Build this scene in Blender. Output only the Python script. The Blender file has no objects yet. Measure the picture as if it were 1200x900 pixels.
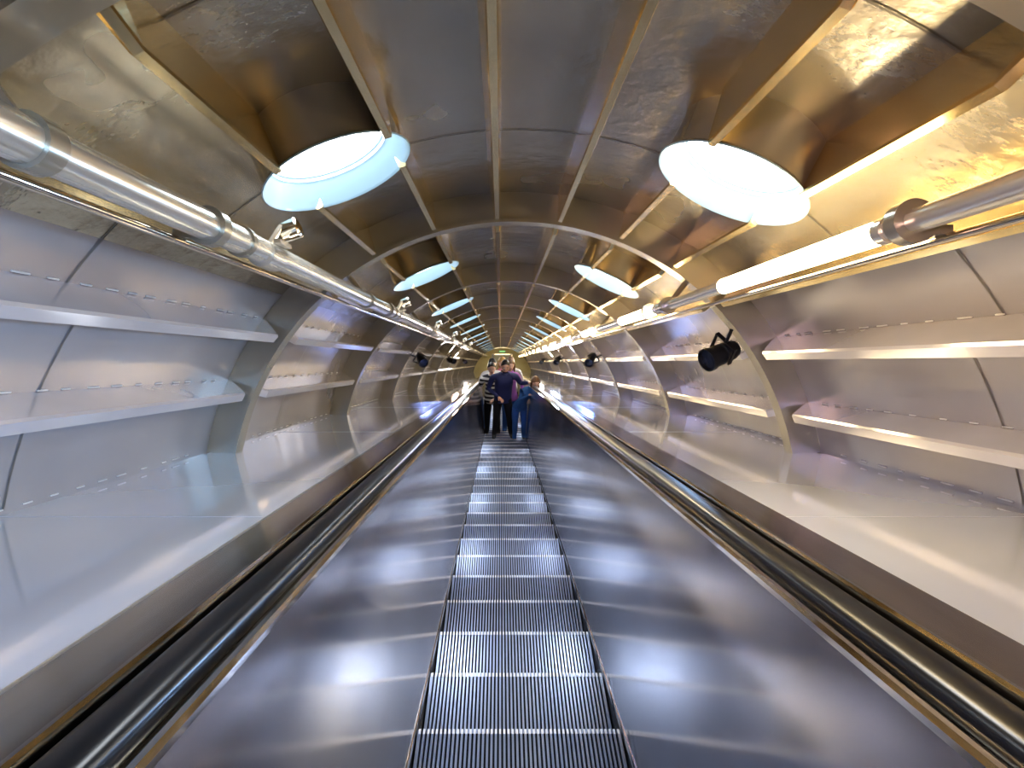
import bpy, bmesh, math, random
from mathutils import Matrix, Vector
random.seed(4)
sc=bpy.context.scene
D2R=math.pi/180
TILT=22
S=2.17; Z1=3.04
CAMX,CAMZ=-0.067,0.727
F=686.0
RI,RO=1.45,1.61
LEDGE=0.261
NOSE=CAMZ-1.6
PITCH=0.462
KMIN,KMAX=-3,13
def ringy(k): return Z1+(k-1)*S
YMIN=ringy(KMIN); YMAX=ringy(KMAX)

# ---------------------------------------------------------------- materials
def mat(name,col,rough=.5,metal=0.,emit=None,es=0,noise=None,bump=None,aniso=0,coat=0,roughvar=0,bdetail=1.5):
    m=bpy.data.materials.new(name); m.use_nodes=True
    nt=m.node_tree; b=nt.nodes['Principled BSDF']
    b.inputs['Base Color'].default_value=(*col,1)
    b.inputs['Roughness'].default_value=rough
    b.inputs['Metallic'].default_value=metal
    if coat: 
        b.inputs['Coat Weight'].default_value=coat; b.inputs['Coat Roughness'].default_value=.06
    if aniso:
        b.inputs['Anisotropic'].default_value=aniso
    if emit:
        b.inputs['Emission Color'].default_value=(*emit,1); b.inputs['Emission Strength'].default_value=es
    tc=nt.nodes.new('ShaderNodeTexCoord')
    if noise:
        scale,vec,amt=noise
        mp=nt.nodes.new('ShaderNodeMapping'); mp.inputs['Scale'].default_value=vec
        n=nt.nodes.new('ShaderNodeTexNoise'); n.inputs['Scale'].default_value=scale; n.inputs['Detail'].default_value=3
        r=nt.nodes.new('ShaderNodeValToRGB')
        r.color_ramp.elements[0].position=.3; r.color_ramp.elements[1].position=.7
        r.color_ramp.elements[0].color=(*col,1); r.color_ramp.elements[1].color=(*amt,1)
        nt.links.new(tc.outputs['Object'],mp.inputs[0]); nt.links.new(mp.outputs[0],n.inputs['Vector'])
        nt.links.new(n.outputs['Fac'],r.inputs[0]); nt.links.new(r.outputs[0],b.inputs['Base Color'])
        if roughvar:
            mr=nt.nodes.new('ShaderNodeMapRange')
            mr.inputs[3].default_value=max(0.03,rough-roughvar); mr.inputs[4].default_value=rough+roughvar
            nt.links.new(n.outputs['Fac'],mr.inputs[0]); nt.links.new(mr.outputs[0],b.inputs['Roughness'])
    if bump:
        scale,vec,st=bump
        mp=nt.nodes.new('ShaderNodeMapping'); mp.inputs['Scale'].default_value=vec
        n=nt.nodes.new('ShaderNodeTexNoise'); n.inputs['Scale'].default_value=scale; n.inputs['Detail'].default_value=bdetail
        bp=nt.nodes.new('ShaderNodeBump'); bp.inputs['Strength'].default_value=st; bp.inputs['Distance'].default_value=.02
        nt.links.new(tc.outputs['Object'],mp.inputs[0]); nt.links.new(mp.outputs[0],n.inputs['Vector'])
        nt.links.new(n.outputs['Fac'],bp.inputs['Height']); nt.links.new(bp.outputs[0],b.inputs['Normal'])
    return m
M_ceil=mat('ceiling_paint_warm_lit',(.36,.32,.25),.25,.72,noise=(1.6,(1,1,1),(.50,.445,.34)),bump=(8,(1,1,1),.28),roughvar=.07,bdetail=4)  # warm lamplight put into the colour; the paint itself is plain grey
M_wall=mat('wall_paint',(.42,.39,.375),.24,.6,noise=(1.2,(1,1,1),(.53,.50,.49)),bump=(3,(1,1,1),.35),roughvar=.06)  # same grey paint as the ceiling; the lighter tone stands for lamplight
M_ring=mat('ring_paint',(.33,.30,.24),.24,.6,noise=(2,(1,1,1),(.41,.375,.30)),bump=(4,(1,1,1),.15))
M_string=mat('stringer_paint_warm_lit',(.64,.50,.26),.18,.88,noise=(2,(1,1,1),(.76,.61,.34)),bump=(5,(1,1,1),.12))  # gold glow of the warm tubes painted into the rib colour
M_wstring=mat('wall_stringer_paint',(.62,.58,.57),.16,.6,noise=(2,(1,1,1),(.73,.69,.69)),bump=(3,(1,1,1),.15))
M_seam=mat('seam_dark',(.12,.11,.09),.5,.3)
M_floor=mat('pit_floor',(.05,.05,.05),.7,.2)
M_weld=mat('weld_light',(.54,.52,.50),.4,.3)
M_ledge=mat('ledge_enamel',(.56,.57,.60),.10,.15,noise=(1.1,(1,.4,1),(.66,.66,.69)),coat=1,roughvar=.04,bump=(1.5,(1,1,1),.06))
M_ljoint=mat('ledge_joint',(.4,.4,.42),.4,.2)
M_steel=mat('brushed_steel',(.58,.53,.50),.15,1,noise=(1.6,(1,.6,.8),(.86,.81,.79)),bump=(1.2,(1,1,1),.14),roughvar=.08)
M_deck=mat('deck_steel',(.62,.54,.43),.14,1,noise=(6,(3,.3,1),(.76,.67,.56)),roughvar=.05)
M_chrome=mat('chrome_trim',(.97,.90,.78),.08,1)
M_rubber=mat('black_rubber',(.006,.006,.007),.30,0)
M_black=mat('black_gap',(.01,.01,.01),.6)
M_cleat=mat('aluminium_cleat_blue_lit',(.46,.54,.76),.30,.9)  # blue light on the steps is mixed into the aluminium colour
M_groove=mat('groove_dark',(.006,.008,.018),.6,.3)
M_nose=mat('cleat_nose',(.90,.93,1),.35,.2)
M_white=mat('lamp_white_enamel',(.20,.29,.35),.25,0)
M_lamp=mat('lamp_diffuser',(1,1,1),.5,0,emit=(.90,.95,1),es=26)
M_tube=mat('fluorescent_glass',(1,1,1),.4,0,emit=(1,.78,.43),es=34)
M_pipe=mat('pipe_metal',(.70,.66,.57),.22,.7)
M_plast=mat('black_plastic',(.012,.012,.014),.35,.2)
M_lens=mat('spot_lens',(.03,.035,.05),.05,.3)
M_end=mat('end_wall_paint',(.44,.36,.17),.6,noise=(3,(1,1,1),(.50,.42,.22)))
M_door=mat('end_door',(.24,.21,.13),.5)
M_sign=mat('end_sign',(.1,.35,.12),.5,emit=(.45,.9,.35),es=.5)

# ---------------------------------------------------------------- helpers
tops=[]
def mk(name,verts,faces,mats,mi=None,smooth=False,parent=None):
    me=bpy.data.meshes.new(name); me.from_pydata([tuple(v) for v in verts],[],faces)
    for m in mats: me.materials.append(m)
    if mi: 
        for p,i in zip(me.polygons,mi): p.material_index=i
    bm=bmesh.new(); bm.from_mesh(me); bmesh.ops.recalc_face_normals(bm,faces=bm.faces); bm.to_mesh(me); bm.free()
    if smooth:
        for p in me.polygons: p.use_smooth=True
    o=bpy.data.objects.new(name,me); sc.collection.objects.link(o)
    if parent: o.parent=parent
    else: tops.append(o)
    return o
def link(name,me,parent=None):
    o=bpy.data.objects.new(name,me); sc.collection.objects.link(o)
    if parent: o.parent=parent
    else: tops.append(o)
    return o
def empty(name):
    o=bpy.data.objects.new(name,None); o.empty_display_size=.1; sc.collection.objects.link(o); tops.append(o); return o
class G:
    def __init__(s): s.v=[];s.f=[];s.m=[]
    def add(s,v,f,m=0):
        n=len(s.v); s.v+= [Vector(a) for a in v]; s.f+=[tuple(i+n for i in q) for q in f]; s.m+=[m]*len(f)
    def box(s,c,d,m=0,M=None):
        vs=[Vector((c[0]+sx*d[0]/2,c[1]+sy*d[1]/2,c[2]+sz*d[2]/2)) for sx in(-1,1) for sy in(-1,1) for sz in(-1,1)]
        if M: vs=[M@v for v in vs]
        s.add(vs,[(0,1,3,2),(4,6,7,5),(0,4,5,1),(2,3,7,6),(0,2,6,4),(1,5,7,3)],m)
    def prism(s,prof,y0,y1,m=0,closed=True):
        n=len(prof)
        v=[(p[0],y0,p[1]) for p in prof]+[(p[0],y1,p[1]) for p in prof]
        f=[(i,(i+1)%n,n+(i+1)%n,n+i) for i in range(n if closed else n-1)]
        if closed: f+=[tuple(range(n)),tuple(range(2*n-1,n-1,-1))]
        s.add(v,f,m)
    def lathe(s,prof,M,seg=32,m=0,cap0=False,cap1=False):
        v=[];f=[];n=len(prof)
        for i in range(seg):
            a=2*math.pi*i/seg
            for r,h in prof: v.append(M@Vector((r*math.cos(a),r*math.sin(a),h)))
        for i in range(seg):
            j=(i+1)%seg
            for k in range(n-1): f.append((i*n+k,j*n+k,j*n+k+1,i*n+k+1))
        if cap0: f.append(tuple(i*n for i in range(seg)))
        if cap1: f.append(tuple(i*n+n-1 for i in range(seg)))
        s.add(v,f,m)
    def cyl(s,a,b,r,m=0,seg=20,cap=True):
        a=Vector(a);b=Vector(b); q=(b-a).to_track_quat('Z','Y').to_matrix().to_4x4()
        s.lathe([(r,0),(r,(b-a).length)],Matrix.Translation(a)@q,seg,m,cap,cap)
    def make(s,name,mats,smooth=False,parent=None):
        return mk(name,s.v,s.f,mats,s.m,smooth,parent)
def P(r,a,y): return Vector((r*math.sin(a*D2R),y,r*math.cos(a*D2R)))
def shade(o,ang=35):
    for p in o.data.polygons: p.use_smooth=True
    try: o.data.set_sharp_from_angle(angle=ang*D2R)
    except Exception: pass

# ---------------------------------------------------------------- shell
def arc(name,a0,a1,m,n):
    v=[];f=[]
    ys=[YMIN+(YMAX-YMIN)*i/60 for i in range(61)]
    for y in ys:
        for r in (RO,RO+.02):
            for i in range(n+1): v.append(P(r,a0+(a1-a0)*i/n,y))
    W=2*(n+1)
    for j in range(60):
        for i in range(n):
            b=j*W+i; c=b+W
            f.append((b,b+1,c+1,c)); f.append((b+n+1,c+n+1,c+n+2,b+n+2))
    o=mk(name,v,f,[m],smooth=True)
    return o
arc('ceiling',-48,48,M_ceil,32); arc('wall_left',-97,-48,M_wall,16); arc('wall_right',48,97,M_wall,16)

# rings
def ringmesh():
    prof=[(RI,-.042),(RI,.042),(RI+.018,.042),(RI+.018,.014),(RO+.004,.014),(RO+.004,-.014),(RI+.018,-.014),(RI+.018,-.042)]
    n=72; v=[];f=[];m=len(prof)
    for i in range(n+1):
        a=-80.5+161*i/n
        for r,y in prof: v.append(P(r,a,y))
    for i in range(n):
        for k in range(m): f.append((i*m+k,i*m+(k+1)%m,(i+1)*m+(k+1)%m,(i+1)*m+k))
    return v,f
v,f=ringmesh()
r0=mk('arch_frame',v,f,[M_ring]); shade(r0)
for idx,k in enumerate(range(KMIN,KMAX+1)):
    o=r0 if idx==0 else link('arch_frame',r0.data)
    o.location.y=ringy(k)

# stringers
ANG=[-67,-54,-41.4,-28.8,-16,-3.4,9,21.5,33.5,45.5,58,71.5]
LA=(-23.6,27)
def lampy(k): return 1.84+(k)*S
gc=G(); gw=G(); gs=G(); gweld=G()
def stringer(g,a,y0,y1,c0,c1,ceil):
    tip=RI-.01
    bw=.030
    tw=.010
    A=P(1,a,0); T=Vector((A.z,0,-A.x))
    e0=.13 if c0 else 0; e1=.13 if c1 else 0
    def q(r,y,t): return A*r+T*t+Vector((0,y,0))
    R_=RO+.008
    vv=[]
    for y,r in ((y0,RO-.03),(y0+e0,tip),(y1-e1,tip),(y1,RO-.03)):
        if ceil: vv+=[q(R_,y,-bw),q(r+.008,y,-tw-.004),q(r,y,-tw),q(r,y,tw),q(r+.008,y,tw+.004),q(R_,y,bw)]
        else:
            s=1 if a>0 else -1
            r2=max(r,RI)
            vv+=[q(R_,y,-.010*s),q(r2+.006,y,-.012*s),q(r2-.002,y,-.004*s),q(r2,y,.032*s),q(r2+.012,y,.032*s),q(R_,y,.026*s)]
    n=6; ff=[]
    for s_ in range(3):
        for i in range(5): ff.append((s_*n+i,s_*n+i+1,(s_+1)*n+i+1,(s_+1)*n+i))
    ff+=[tuple(range(6)),tuple(range(23,17,-1))]
    g.add(vv,ff)
def beads(a,y0,y1,up,w=.004):
    y=y0+.1
    while y<y1-.1:
        L=random.uniform(.03,.06)
        aa=a+up
        A=P(1,aa,0);T=Vector((A.z,0,-A.x)); 
        Mx=Matrix.Identity(4); Mx.col[0][:3]=T; Mx.col[2][:3]=A; Mx.col[1][:3]=(0,1,0); Mx.translation=P(RO-.003,aa,y)
        gweld.box((0,0,0),(w,L,w),0,Mx)
        y+=random.uniform(.09,.16)
for k in range(KMIN,KMAX):
    y0=ringy(k)+.014; y1=ringy(k+1)-.014; ly=lampy(k)
    for a in ANG:
        ceil=abs(a)<50; cut=0
        for la in LA:
            d=abs(a-la)*D2R*1.53
            if d<.25: cut=math.sqrt(.25**2-d*d)
        g=gc if ceil else gw
        if cut:
            stringer(g,a,y0,ly-cut+.02,True,False,ceil); stringer(g,a,ly+cut-.02,y1,False,True,ceil)
        else: stringer(g,a,y0,y1,True,True,ceil)
    allA=[-80]+ANG+[80]
    for i in range(len(allA)-1):
        a0,a1=allA[i],allA[i+1]
        if a0<-60: fr=.42
        elif a0>55: fr=.45
        else: fr=.62 if -20<a0<15 else (.55 if i%2 else .36)
        yy=y0+(y1-y0)*fr
        if abs((a0+a1)/2-LA[0])<8 or abs((a0+a1)/2-LA[1])<8: yy=y0+.3
        n=4; vv=[];ff=[]
        for j in range(n+1):
            a=a0+(a1-a0)*j/n
            vv+= [P(RO-.003,a,yy-.003),P(RO-.003,a,yy+.003)]
        for j in range(n): ff.append((2*j,2*j+1,2*j+3,2*j+2))
        gs.add(vv,ff)
    if k<6:
        for a in [-67,-54,58,71.5]: beads(a,y0,y1,-.55 if a>0 else .55)
        for a in (-80.3,80.3): beads(a,y0,y1,-.3 if a>0 else .3)
gc.make('ceiling_stringers',[M_string]); gw.make('wall_stringers',[M_wstring])
gs.make('plate_seams',[M_seam]); gweld.make('weld_beads',[M_weld])

# ---------------------------------------------------------------- ledges
for sx,nm in ((-1,'side_ledge'),(1,'side_ledge')):
    g=G(); x0=.779; x1=1.590
    g.prism([(sx*x0,LEDGE-.03),(sx*x0,LEDGE),(sx*x1,LEDGE),(sx*x1,LEDGE-.03)],YMIN+.05,YMAX-.05,0)
    for k in range(KMIN,KMAX):
        g.box((sx*(x0+x1)/2,ringy(k)+.9,LEDGE+.0002),(x1-x0-.02,.003,.001),1)
    g.make(nm,[M_ledge,M_ljoint])
g=G(); g.box((0,(YMIN+YMAX)/2,-1.3),(1.3,YMAX-YMIN,.04)); g.make('floor',[M_floor])

# ---------------------------------------------------------------- escalator
EX=.012; HW=.444
YE=YMAX-.1
esc=empty('escalator')
for sx,nm in ((-1,'left'),(1,'right')):
    def X(u): return EX+sx*u
    g=G()
    g.prism([(X(.450),NOSE+.02),(X(.518),.227),(X(.53),.227),(X(.47),NOSE+.02)],YMIN,YE)
    g.prism([(X(.449),-1.27),(X(.449),NOSE+.02),(X(.47),NOSE+.02),(X(.47),-1.27)],YMIN,YE,1)
    g.prism([(X(.445),NOSE-.01),(X(.445),NOSE+.020),(X(.453),NOSE+.03),(X(.453),NOSE-.01)],YMIN,YE,2)
    g.make('balustrade_panel_'+nm,[M_steel,M_black,M_chrome],parent=esc)
    g=G()
    g.prism([(X(.512),.222),(X(.512),.234),(X(.520),.240),(X(.530),.240),(X(.533),.222)],YMIN,YE,0)
    g.prism([(X(.533),.222),(X(.533),.230),(X(.552),.226),(X(.552),.19),(X(.53),.19)],YMIN,YE,1)
    g.prism([(X(.552),.185),(X(.552),.195),(X(.642),.195),(X(.642),.185)],YMIN,YE,2)
    g.prism([(X(.640),.18),(X(.640),.262),(X(.648),.268),(X(.770),.268),(X(.778),.262),(X(.778),.18)],YMIN,YE,1)
    g.prism([(X(.639),.258),(X(.639),.266),(X(.645),.2705),(X(.652),.2705),(X(.652),.266)],YMIN,YE,0)
    g.make('balustrade_deck_'+nm,[M_chrome,M_deck,M_black],parent=esc)
    g=G(); pr=[]
    for i in range(20):
        a=2*math.pi*i/20; c,s=math.cos(a),math.sin(a)
        pr.append((X(.592)+.041*math.copysign(abs(c)**.6,c),.238+.026*math.copysign(abs(s)**.7,s)))
    g.prism(pr,YMIN,YE); o=g.make('handrail_'+nm,[M_rubber],parent=esc); shade(o,50)
g=G(); th=TILT*D2R
TD=PITCH*math.cos(th); RS=PITCH*math.sin(th)
tv=Vector((0,-math.cos(th),-math.sin(th))); uv=Vector((0,-math.sin(th),math.cos(th)))
def sp(x,t,u): return Vector((x,0,0))+tv*t+uv*u
W=HW-.004
def slab(x0,x1,t0,t1,u0,u1,m):
    vs=[sp(x,t,u) for x in(x0,x1) for t in(t0,t1) for u in(u0,u1)]
    g.add(vs,[(0,1,3,2),(4,6,7,5),(0,4,5,1),(2,3,7,6),(0,2,6,4),(1,5,7,3)],m)
slab(-W,W,.008,TD,-.03,-.014,1)
slab(-W,W,.008,.022,-RS,-.014,1)
N=48
for i in range(N):
    c=-W+(i+.5)*2*W/N; w=.0048
    slab(c-w,c+w,.006,TD-.002,-.014,0,0)
    slab(c-w,c+w,0,.012,-RS+.005,-.001,0)
    slab(c-w,c+w,-.0015,.020,-.014,.0015,2)
slab(-W,-W+.006,0,TD,-.012,.001,0); slab(W-.006,W,0,TD,-.012,.001,0)
st=g.make('steps',[M_cleat,M_groove,M_nose],parent=esc)
y_first=2.553-PITCH*14
st.location=(EX,y_first,NOSE)
ar=st.modifiers.new('array','ARRAY'); ar.use_relative_offset=False; ar.use_constant_offset=True
ar.constant_offset_displace=(0,PITCH,0); ar.count=int((YE-y_first)/PITCH)

# ---------------------------------------------------------------- round lamps
def frame(a,r,y):
    A=P(1,a,0);T=Vector((A.z,0,-A.x)); Mx=Matrix.Identity(4)
    Mx.col[0][:3]=T; Mx.col[1][:3]=(0,1,0); Mx.col[2][:3]=A; Mx.translation=P(r,a,y); return Mx
g=G(); I=Matrix.Identity(4)
g.lathe([(.226,.170),(.226,.02),(.230,.012),(.240,.004)],I,40,0)
g.lathe([(.240,.004),(.243,.0),(.240,-.003),(.232,.004),(.200,.070),(.190,.076),(.190,.086),(.184,.090),(.182,.112)],I,40,1)
g.lathe([(.186,.108),(.001,.110)],I,24,2)
lm=g.make('round_ceiling_light',[M_ring,M_white,M_lamp]); shade(lm,40); first=True
for k in range(KMIN,KMAX):
    for a in LA:
        o=lm if first else link('round_ceiling_light',lm.data); first=False
        o.matrix_world=frame(a,1.440,lampy(k))

# ---------------------------------------------------------------- pipes + tubes
def pipes(x,z,ang,nm,right):
    g=G()
    g.cyl((x,YMIN+.05,z),(x,YMAX-.1,z),.036 if not right else .026,0,24)
    tx=x+(-.07 if x<0 else .07); tz=z-.035
    g.cyl((tx,YMIN+.05,tz),(tx,YMAX-.1,tz),.010,1,12)
    y=(1.40 if not right else 1.24)-2*S
    while y<22:
        g.cyl((x,y-.018,z),(x,y+.018,z),.047,2,24)
        g.box((x+(-.045 if x<0 else .045),y,z-.018),(.07,.03,.02),2)
        if not right: g.cyl((x,y+.16,z),(x,y+.18,z),.042,2,24)
        y+=S
    for k in range(KMIN+1,KMAX):
        yy=ringy(k); g.cyl((x,yy-.02,z),(x,yy+.02,z),.044,2,20)
        g.cyl((x,yy,z),tuple(P(RI-.002,ang,yy)),.014,2,10)
    o=g.make(nm,[M_pipe,M_deck,M_ring]); shade(o)
pipes(-.764,1.052,-36,'conduit_pipe',False)
pipes(.80,1.024,38,'conduit_pipe',True)
g=G(); 
g.cyl((0,0,0),(0,.94,0),.0285,0,20)
for yy in (-.03,.94): g.cyl((0,yy,0),(0,yy+.03,0),.031,1,20)
ft=g.make('fluorescent_tube_light',[M_tube,M_pipe]); shade(ft)
ft.location=(.80,1.33,1.024)
for i in [-2,-1]+list(range(1,14)):
    o=link('fluorescent_tube_light',ft.data); o.location=(.80,1.33+1.92*i,1.024)
g=G()
g.box((0,0,.0),(.05,.06,.05),1); g.cyl((0,0,.02),(.03,.03,.09),.010,1); 
g.lathe([(.012,-.03),(.03,-.02),(.033,.03),(.028,.035),(.001,.03)],Matrix.Translation((.045,.05,.08))@Matrix.Rotation(1.2,4,'Y'),20,0)
g.cyl((0,-.05,-.005),(0,.05,-.005),.041,1,20); g.box((.045,0,.03),(.02,.09,.012),1)
cl=g.make('clip_lamp',[M_chrome,M_pipe]); shade(cl)
cl.location=(-.764,1.75,1.052)
for i in range(1,6):
    o=link('clip_lamp',cl.data); o.location=(-.764,1.75+i*S,1.052)

# ---------------------------------------------------------------- stage spotlights
g=G(); 
g.lathe([(.02,-.13),(.055,-.12),(.066,-.08),(.066,-.055),(.058,-.05),(.058,-.04),(.068,-.035),(.068,-.01),(.060,-.005),(.060,.005),(.070,.01),(.070,.09),(.078,.095),(.078,.125),(.070,.125),(.066,.10)],I,28,0,True)
g.lathe([(.067,.10),(.001,.108)],I,28,1)
for sx in(-1,1): g.box((sx*.084,0,0.0),(.008,.03,.03),0); g.box((sx*.084,-.06,0),(.008,.12,.025),0)
g.box((0,-.118,0),(.17,.008,.03),0); g.cyl((0,-.118,0),(0,-.22,0),.012,0)
spm=g.make('stage_spotlight',[M_plast,M_lens]); shade(spm,30); firsts=True
def spot(side,k,target,col,power,size=1.7):
    global firsts
    o=spm if firsts else link('stage_spotlight',spm.data); firsts=False
    a=(54 if side>0 else -54); y=ringy(k)-.04
    loc=P(1.31,a,y); out=P(1,a,0)
    z=(Vector(target)-loc).normalized()
    yv=(-out-z*(-out).dot(z))
    if yv.length<.3: yv=Vector((0,0,-1))-z*Vector((0,0,-1)).dot(z)
    yv.normalize(); xv=yv.cross(z)
    Mx=Matrix.Identity(4); Mx.col[0][:3]=xv; Mx.col[1][:3]=yv; Mx.col[2][:3]=z; Mx.translation=loc
    o.matrix_world=Mx@Matrix.Scale(.78,4)
    l=bpy.data.lights.new('beam','SPOT'); l.energy=power; l.color=col; l.spot_size=size; l.spot_blend=.8; l.shadow_soft_size=.06
    lo=bpy.data.objects.new('beam',l); sc.collection.objects.link(lo); lo.parent=o
    lo.location=(0,0,.14); lo.rotation_euler=(math.pi,0,0)
spot(1,1,(-1.0,2.2,.0),(.35,.6,1),110)
spot(-1,-1,(1.0,1.0,.2),(1,.66,.66),180,1.3)  # unseen fixture behind the camera, added to tint the right ledge pink
spot(1,3,(-.1,5.0,-.9),(.2,.38,1),450,1.0)
spot(-1,3,(.1,5.0,-.9),(.25,.38,1),450,1.0)
spot(1,5,(0,9.5,-.5),(.5,.65,1),100)
spot(-1,5,(.9,10,.2),(1,.75,.65),90)
spot(1,-1,(-1.0,.7,.0),(.28,.55,1),480,1.0)  # unseen, added behind the camera to throw blue on the left ledge
spot(-1,-2,(.1,2.2,-.9),(.2,.35,1),700,.8)  # another unseen fixture behind the camera, added for blue light on the steps
spot(1,7,(0,13.0,-.3),(1,.95,.9),150)
spot(-1,7,(0,13.0,-.3),(1,.95,.9),150)

# ---------------------------------------------------------------- end walls
for y,nm,m in ((YMAX+.02,'wall_far',M_end),(YMIN-.02,'wall_near',M_ceil)):
    g=G(); n=48; v=[(0,y,0)]+[(RO*1.01*math.sin(i/n*2*math.pi),y,RO*1.01*math.cos(i/n*2*math.pi)) for i in range(n)]
    g.add(v,[(0,1+i,1+(i+1)%n) for i in range(n)])
    g.make(nm,[m])
g=G(); yy=YMAX-.02
g.box((0,yy,.1),(.9,.04,2.0),0)
for sx in(-1,1): g.box((sx*.48,yy,.1),(.06,.07,2.06),1)
g.box((0,yy,1.13),(1.02,.07,.06),1); g.box((.35,yy-.04,.1),(.03,.05,.12),1)
g.make('door_1',[M_door,M_chrome])
g=G(); g.box((.0,yy-.05,1.28),(.30,.05,.09),0); g.box((.0,yy-.03,1.28),(.33,.04,.12),1); g.make('exit_sign',[M_sign,M_plast])
l=bpy.data.lights.new('landing_lamp','AREA'); l.energy=10; l.size=.8; l.color=(1,.88,.6)
lo=bpy.data.objects.new('landing_lamp',l); sc.collection.objects.link(lo); lo.location=(0,YMAX-1.5,1.4); lo.rotation_euler=(.6,0,0); tops.append(lo)

# ---------------------------------------------------------------- people
def pmat(n,c,r=.8): return mat(n,c,r)
SK=pmat('skin',(.55,.33,.24),.55); SK2=pmat('skin_light',(.68,.45,.36),.55)
EYE=pmat('eye_white',(.6,.6,.6),.3); PUP=pmat('pupil',(.02,.015,.01),.2); LIP=pmat('lip',(.4,.14,.12),.5)
SHOE=pmat('shoe',(.02,.02,.02),.4)
def stripe_mat():
    m=bpy.data.materials.new('striped_cloth'); m.use_nodes=True; nt=m.node_tree; b=nt.nodes['Principled BSDF']
    tc=nt.nodes.new('ShaderNodeTexCoord'); w=nt.nodes.new('ShaderNodeTexWave'); w.bands_direction='Z'; w.inputs['Scale'].default_value=3.2
    r=nt.nodes.new('ShaderNodeValToRGB'); r.color_ramp.interpolation='CONSTANT'; r.color_ramp.elements[0].color=(.02,.02,.03,1); r.color_ramp.elements[1].position=.5; r.color_ramp.elements[1].color=(.75,.75,.75,1)
    nt.links.new(tc.outputs['Object'],w.inputs[0]); nt.links.new(w.outputs['Fac'],r.inputs[0]); nt.links.new(r.outputs[0],b.inputs['Base Color']); b.inputs['Roughness'].default_value=.8
    return m
def segd(p,a,b):
    ab=b-a; t=max(0,min(1,(p-a).dot(ab)/ab.length_squared)); return (p-(a+ab*t)).length
def skinned(verts,edges,rad,root=0,sub=2):
    me=bpy.data.meshes.new('t'); me.from_pydata([tuple(v) for v in verts],edges,[])
    o=bpy.data.objects.new('t',me); sc.collection.objects.link(o)
    md=o.modifiers.new('s','SKIN'); md.use_smooth_shade=True
    for i,r in enumerate(rad):
        sv=me.skin_vertices[0].data[i]; sv.radius=(r if isinstance(r,tuple) else (r,r)); sv.use_root=(i==root)
    sb=o.modifiers.new('u','SUBSURF'); sb.levels=sub; sb.render_levels=sub
    bpy.context.view_layer.update()
    dg=bpy.context.evaluated_depsgraph_get(); ev=o.evaluated_get(dg); m2=ev.to_mesh()
    V=[v.co.copy() for v in m2.vertices]; Fc=[tuple(p.vertices) for p in m2.polygons]
    ev.to_mesh_clear(); bpy.data.objects.remove(o); bpy.data.meshes.remove(me)
    return V,Fc
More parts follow.
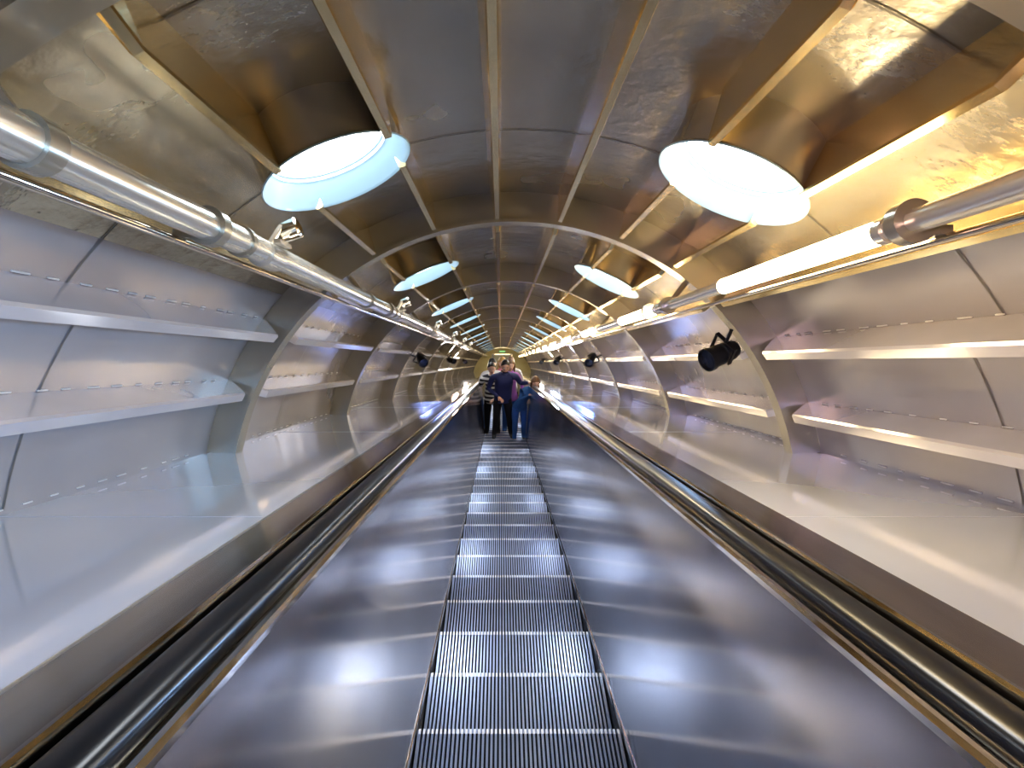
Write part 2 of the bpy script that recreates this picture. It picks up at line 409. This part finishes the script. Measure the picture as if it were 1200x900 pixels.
def person(name,foot,head_deg,height,top,legs,hair,skin,arms,fem=False,stance=.11,headturn=0,longhair=False,lean=0.,nod=-.1,wide=1.,side=0.):
    mats=[top,legs,skin,hair,SHOE,EYE,PUP,LIP]
    g=G()
    sw=.165 if fem else .19*wide
    def L(z): return lean*max(0,z-.95)
    def SX(z): return side*max(0,z-.95)
    J=dict(pel=.95,bel=1.08,che=1.28,uch=1.40,nk=1.49,nk2=1.575)
    verts=[Vector((SX(z),L(z)+(.012 if z>1.55 else 0),z)) for z in J.values()]
    rad=[(.165*wide,.125),(.165*wide,.13),(.175*wide,.13),(.14,.10),(.058,.058),(.054,.056)] 
    if fem: rad=[(.165,.12),(.13,.1),(.155,.115),(.125,.085),(.046,.046),(.045,.048)]
    ed=[(0,1),(1,2),(2,3),(3,4),(4,5)]
    segs=[]
    for s,(el,wr) in zip((-1,1),arms):
        b=len(verts)
        sh=Vector((s*sw+SX(1.42),L(1.42),1.415)); el=Vector(el); wr=Vector(wr)
        verts+=[sh,sh.lerp(el,.5),el,el.lerp(wr,.5),wr]
        rad+=[.070,.062,.052,.044,.033] if not fem else [.055,.047,.042,.036,.027]
        ed+=[(3,b),(b,b+1),(b+1,b+2),(b+2,b+3),(b+3,b+4)]
        segs.append(('arm',sh,el)); segs.append(('arm',el,wr))
        d=(wr-el).normalized(); sd=Vector((0,0,1)).cross(d)
        if sd.length<.2: sd=Vector((0,1,0))
        sd.normalize(); nrm=d.cross(sd).normalized()
        if nrm.z>0: nrm=-nrm
        hv=[wr-d*.01,wr+d*.045,wr+d*.085]; V,Fc=skinned(hv,[(0,1),(1,2)],[(.026,.022),(.038,.017),(.038,.014)],0,2)
        g.add(V,Fc,2)
        for i,(off,ln) in enumerate(((-.03,.062),(-.01,.074),(.01,.07),(.029,.055))):
            b0=wr+d*.078+sd*off
            p1=b0+d*ln*.45+nrm*.006; p2=p1+d*ln*.3+nrm*ln*.28; p3=p2+d*ln*.1+nrm*ln*.3
            V,Fc=skinned([b0,p1,p2,p3],[(0,1),(1,2),(2,3)],[.0095,.009,.008,.007],0,1); g.add(V,Fc,2)
        ts=-s
        b0=wr+d*.03+sd*ts*.025; p1=b0+sd*ts*.025+d*.025+nrm*.008; p2=p1+d*.03+nrm*.012
        V,Fc=skinned([b0,p1,p2],[(0,1),(1,2)],[.012,.010,.008],0,1); g.add(V,Fc,2)
    for s in (-1,1):
        b=len(verts)
        hp=Vector((s*.095,0,.88)); kn=Vector((s*(stance*.5+.05),.025,.49)); an=Vector((s*stance,-.01,.10)); to=Vector((s*(stance+.03),.13,.045)); he=Vector((s*stance,-.04,.05))
        verts+=[hp,hp.lerp(kn,.5),kn,kn.lerp(an,.4),an,to]
        rad+=[.105,.092,.070,.066,.050,(.042,.036)]
        ed+=[(0,b),(b,b+1),(b+1,b+2),(b+2,b+3),(b+3,b+4),(b+4,b+5)]
        verts.append(he); rad.append(.04); ed.append((b+4,b+6))
    V,Fc=skinned(verts,ed,rad,0,2)
    nk0=Vector((SX(1.5),L(1.5),1.5)); nk1=Vector((SX(1.6),L(1.6)+.012,1.62))
    for q in Fc:
        c=sum((V[i] for i in q),Vector())/len(q)
        da=min(segd(c,a,b) for _,a,b in segs)
        isarm=da<.075 and abs(c.x)>.1
        if c.z>1.48 and segd(c,nk0,nk1)<.07: m=2
        elif c.z<.115 : m=4
        elif c.z<.90 and not(isarm and da<.06): m=1
        else: m=0
        g.f.append(tuple(i+len(g.v) for i in q)); g.m.append(m)
    g.v+=V
    g.lathe([(.118,0),(.124,.02),(.112,.13)],Matrix.Translation((0,0,.84))@Matrix.Diagonal((1.45,1.08,1,1)),28,0)
    g.lathe([(.080,-.01),(.072,.03),(.062,.045),(.056,.04)],Matrix.Translation((SX(1.49),L(1.49),1.475))@Matrix.Diagonal((1.05,1.05,1,1)),20,0)
    H=Matrix.Translation((SX(1.66),L(1.66)+.03,1.665))@Matrix.Rotation(headturn*D2R,4,'Z')@Matrix.Rotation(nod,4,'X')@Matrix.Scale(1.06,4)
    nu,nv=28,20; hv=[];hf=[]
    for j in range(nv+1):
        ph=math.pi*j/nv
        for i in range(nu):
            t=2*math.pi*i/nu
            x=math.sin(ph)*math.cos(t); y=math.sin(ph)*math.sin(t); z=math.cos(ph)
            X_=x*.078; Y_=y*.097; Z_=z*.118
            if z<0: X_*=1-.28*(-z)**1.3; 
            if z<0 and y<0: Y_*=1-.35*(-z)
            if y>.5 and z<-.55: Y_+=.010
            if y>.75 and .0<z<.25 and abs(x)>.18: Y_-=.007
            if y>.85 and abs(x)<.2 and -.35<z<.12: Y_+=.012*(1-abs(x)/.2)+ .010*(1 if -.32<z<-.1 else 0)
            hv.append(H@Vector((X_,Y_,Z_)))
    for j in range(nv):
        for i in range(nu):
            hf.append((j*nu+i,j*nu+(i+1)%nu,(j+1)*nu+(i+1)%nu,(j+1)*nu+i))
    g.add(hv,hf,2)
    def ell(c,r,m,seg=12,M=H):
        pr=[(max(.0001,math.sin(math.pi*i/8)),math.cos(math.pi*i/8)) for i in range(9)]
        g.lathe(pr,M@Matrix.Translation(c)@Matrix.Diagonal((*r,1)),seg,m)
    for s in (-1,1):
        ell((s*.031,.083,.008),(.013,.007,.006),5); ell((s*.031,.0885,.008),(.0055,.004,.0055),6)
        ell((s*.031,.087,.026),(.017,.006,.004),3); ell((s*.078,-.005,-.005),(.010,.018,.030),2)
    ell((0,.101,-.016),(.012,.014,.018),2); ell((0,.090,-.056),(.024,.008,.006),7)
    hv=[];hf=[];nv2=12
    for j in range(nv2+1):
        for i in range(nu):
            t=2*math.pi*i/nu; fr=(math.sin(t)+1)/2
            phm=math.pi*((.62 if not longhair else .66)-.34*fr**1.5)
            ph=phm*j/nv2
            k=1.09+.015*math.sin(t*5+ph*4)
            hv.append(H@Vector((math.sin(ph)*math.cos(t)*.078*k,math.sin(ph)*math.sin(t)*.097*k-.004,math.cos(ph)*.118*k)))
    for j in range(nv2):
        for i in range(nu): hf.append((j*nu+i,j*nu+(i+1)%nu,(j+1)*nu+(i+1)%nu,(j+1)*nu+i))
    g.add(hv,hf,3)
    if longhair:
        V,Fc=skinned([(0,-.045,.02),(0,-.075,-.08),(0,-.08,-.18),(0,-.075,-.26)],[(0,1),(1,2),(2,3)],[(.085,.06),(.09,.045),(.085,.035),(.05,.02)],0,2)
        g.add([H@v for v in V],Fc,3)
        for s in(-1,1):
            V,Fc=skinned([(s*.07,-.02,.05),(s*.086,-.005,-.05),(s*.085,.0,-.17)],[(0,1),(1,2)],[.02,.026,.016],0,2)
            g.add([H@v for v in V],Fc,3)
    o=g.make(name,mats); 
    for p in o.data.polygons: p.use_smooth=True
    s=height/1.75
    o.matrix_world=Matrix.Translation(foot)@Matrix.Rotation(TILT*D2R,4,'X')@Matrix.Rotation((180+head_deg)*D2R,4,'Z')@Matrix.Scale(s,4)
    return o
def tread(n,x,d=.2):
    p=Vector((x,2.553+n*PITCH,NOSE))+tv*d
    return p+uv*.003
navy=pmat('navy_jacket',(.020,.026,.10),.7); blk=pmat('black_trousers',(.012,.012,.018)); stripe=stripe_mat()
jeans=pmat('blue_jeans',(.04,.12,.36)); purple=pmat('purple_top',(.30,.12,.42)); pink=pmat('pink_top',(.75,.30,.4)); grey=pmat('grey_top',(.3,.3,.33)); teal=pmat('blue_jacket',(.03,.10,.26)); white=pmat('white_shirt',(.75,.75,.78))
hb=pmat('hair_black',(.012,.010,.010),.4); hbr=pmat('hair_brown',(.09,.045,.02),.5); hbl=pmat('hair_blond',(.45,.3,.12),.5)
rel=((-.27,.0,1.15),(-.25,.12,.93)); relR=((.27,0,1.15),(.25,.12,.93))
fold=((-.29,.03,1.14),(-.08,.25,1.03)); foldR=((.29,.03,1.14),(.10,.25,1.05))
person('man_in_navy_jacket',tread(22,-.03,.06),4,1.82,navy,blk,hb,SK,(((-.36,.06,1.25),(-.50,.20,1.32)),foldR),stance=.17,lean=.16,nod=-.2,wide=1.2,side=-.06)
person('person_in_striped_top',tread(24,-.26),-6,1.80,stripe,blk,hb,SK2,(fold,((.27,.03,1.19),(.29,.20,1.28))),stance=.12,headturn=10,lean=.08)
person('woman_in_blue_jacket',tread(22,.32),10,1.58,teal,jeans,hbr,SK2,(((-.28,.10,1.24),(-.31,.22,1.46)),((.06,.26,1.20),(-.14,.34,1.34))),fem=True,longhair=True,side=-.4,lean=.45,nod=-.4)
person('woman_in_purple_top',tread(25,.14),8,1.86,purple,jeans,hbr,SK2,(rel,relR),fem=True,longhair=True)
person('woman_in_pink_top',tread(27,-.04),4,1.92,pink,blk,hbl,SK2,(rel,relR),fem=True,longhair=True)
person('man_in_grey_top',tread(29,.18),0,1.94,grey,blk,hbr,SK,(rel,relR))
person('man_in_white_shirt',tread(26,-.27),0,1.88,white,jeans,hb,SK,(rel,((.27,.0,1.19),(.28,.18,1.27))))

# ---------------------------------------------------------------- camera
cd=bpy.data.cameras.new('camera'); cam=bpy.data.objects.new('camera',cd); sc.collection.objects.link(cam)
cd.sensor_width=36; cd.lens=F/1200*36; cd.shift_x=13/1200; cd.shift_y=-25/1200; cd.clip_start=.02
cam.location=(CAMX,0,CAMZ); cam.rotation_euler=(math.pi/2,0,0); tops.append(cam)
sc.camera=cam
w=bpy.data.worlds.new('world'); sc.world=w; w.use_nodes=True; w.node_tree.nodes['Background'].inputs[0].default_value=(.05,.06,.08,1)
bpy.context.view_layer.update()
T=Matrix.Rotation(-TILT*D2R,4,'X')
for o in tops: o.matrix_world=T@o.matrix_world
sc.view_settings.view_transform='Standard'
for lk in ('Medium High Contrast','Standard - Medium High Contrast'):
    try: sc.view_settings.look=lk; break
    except Exception as e: print(e)
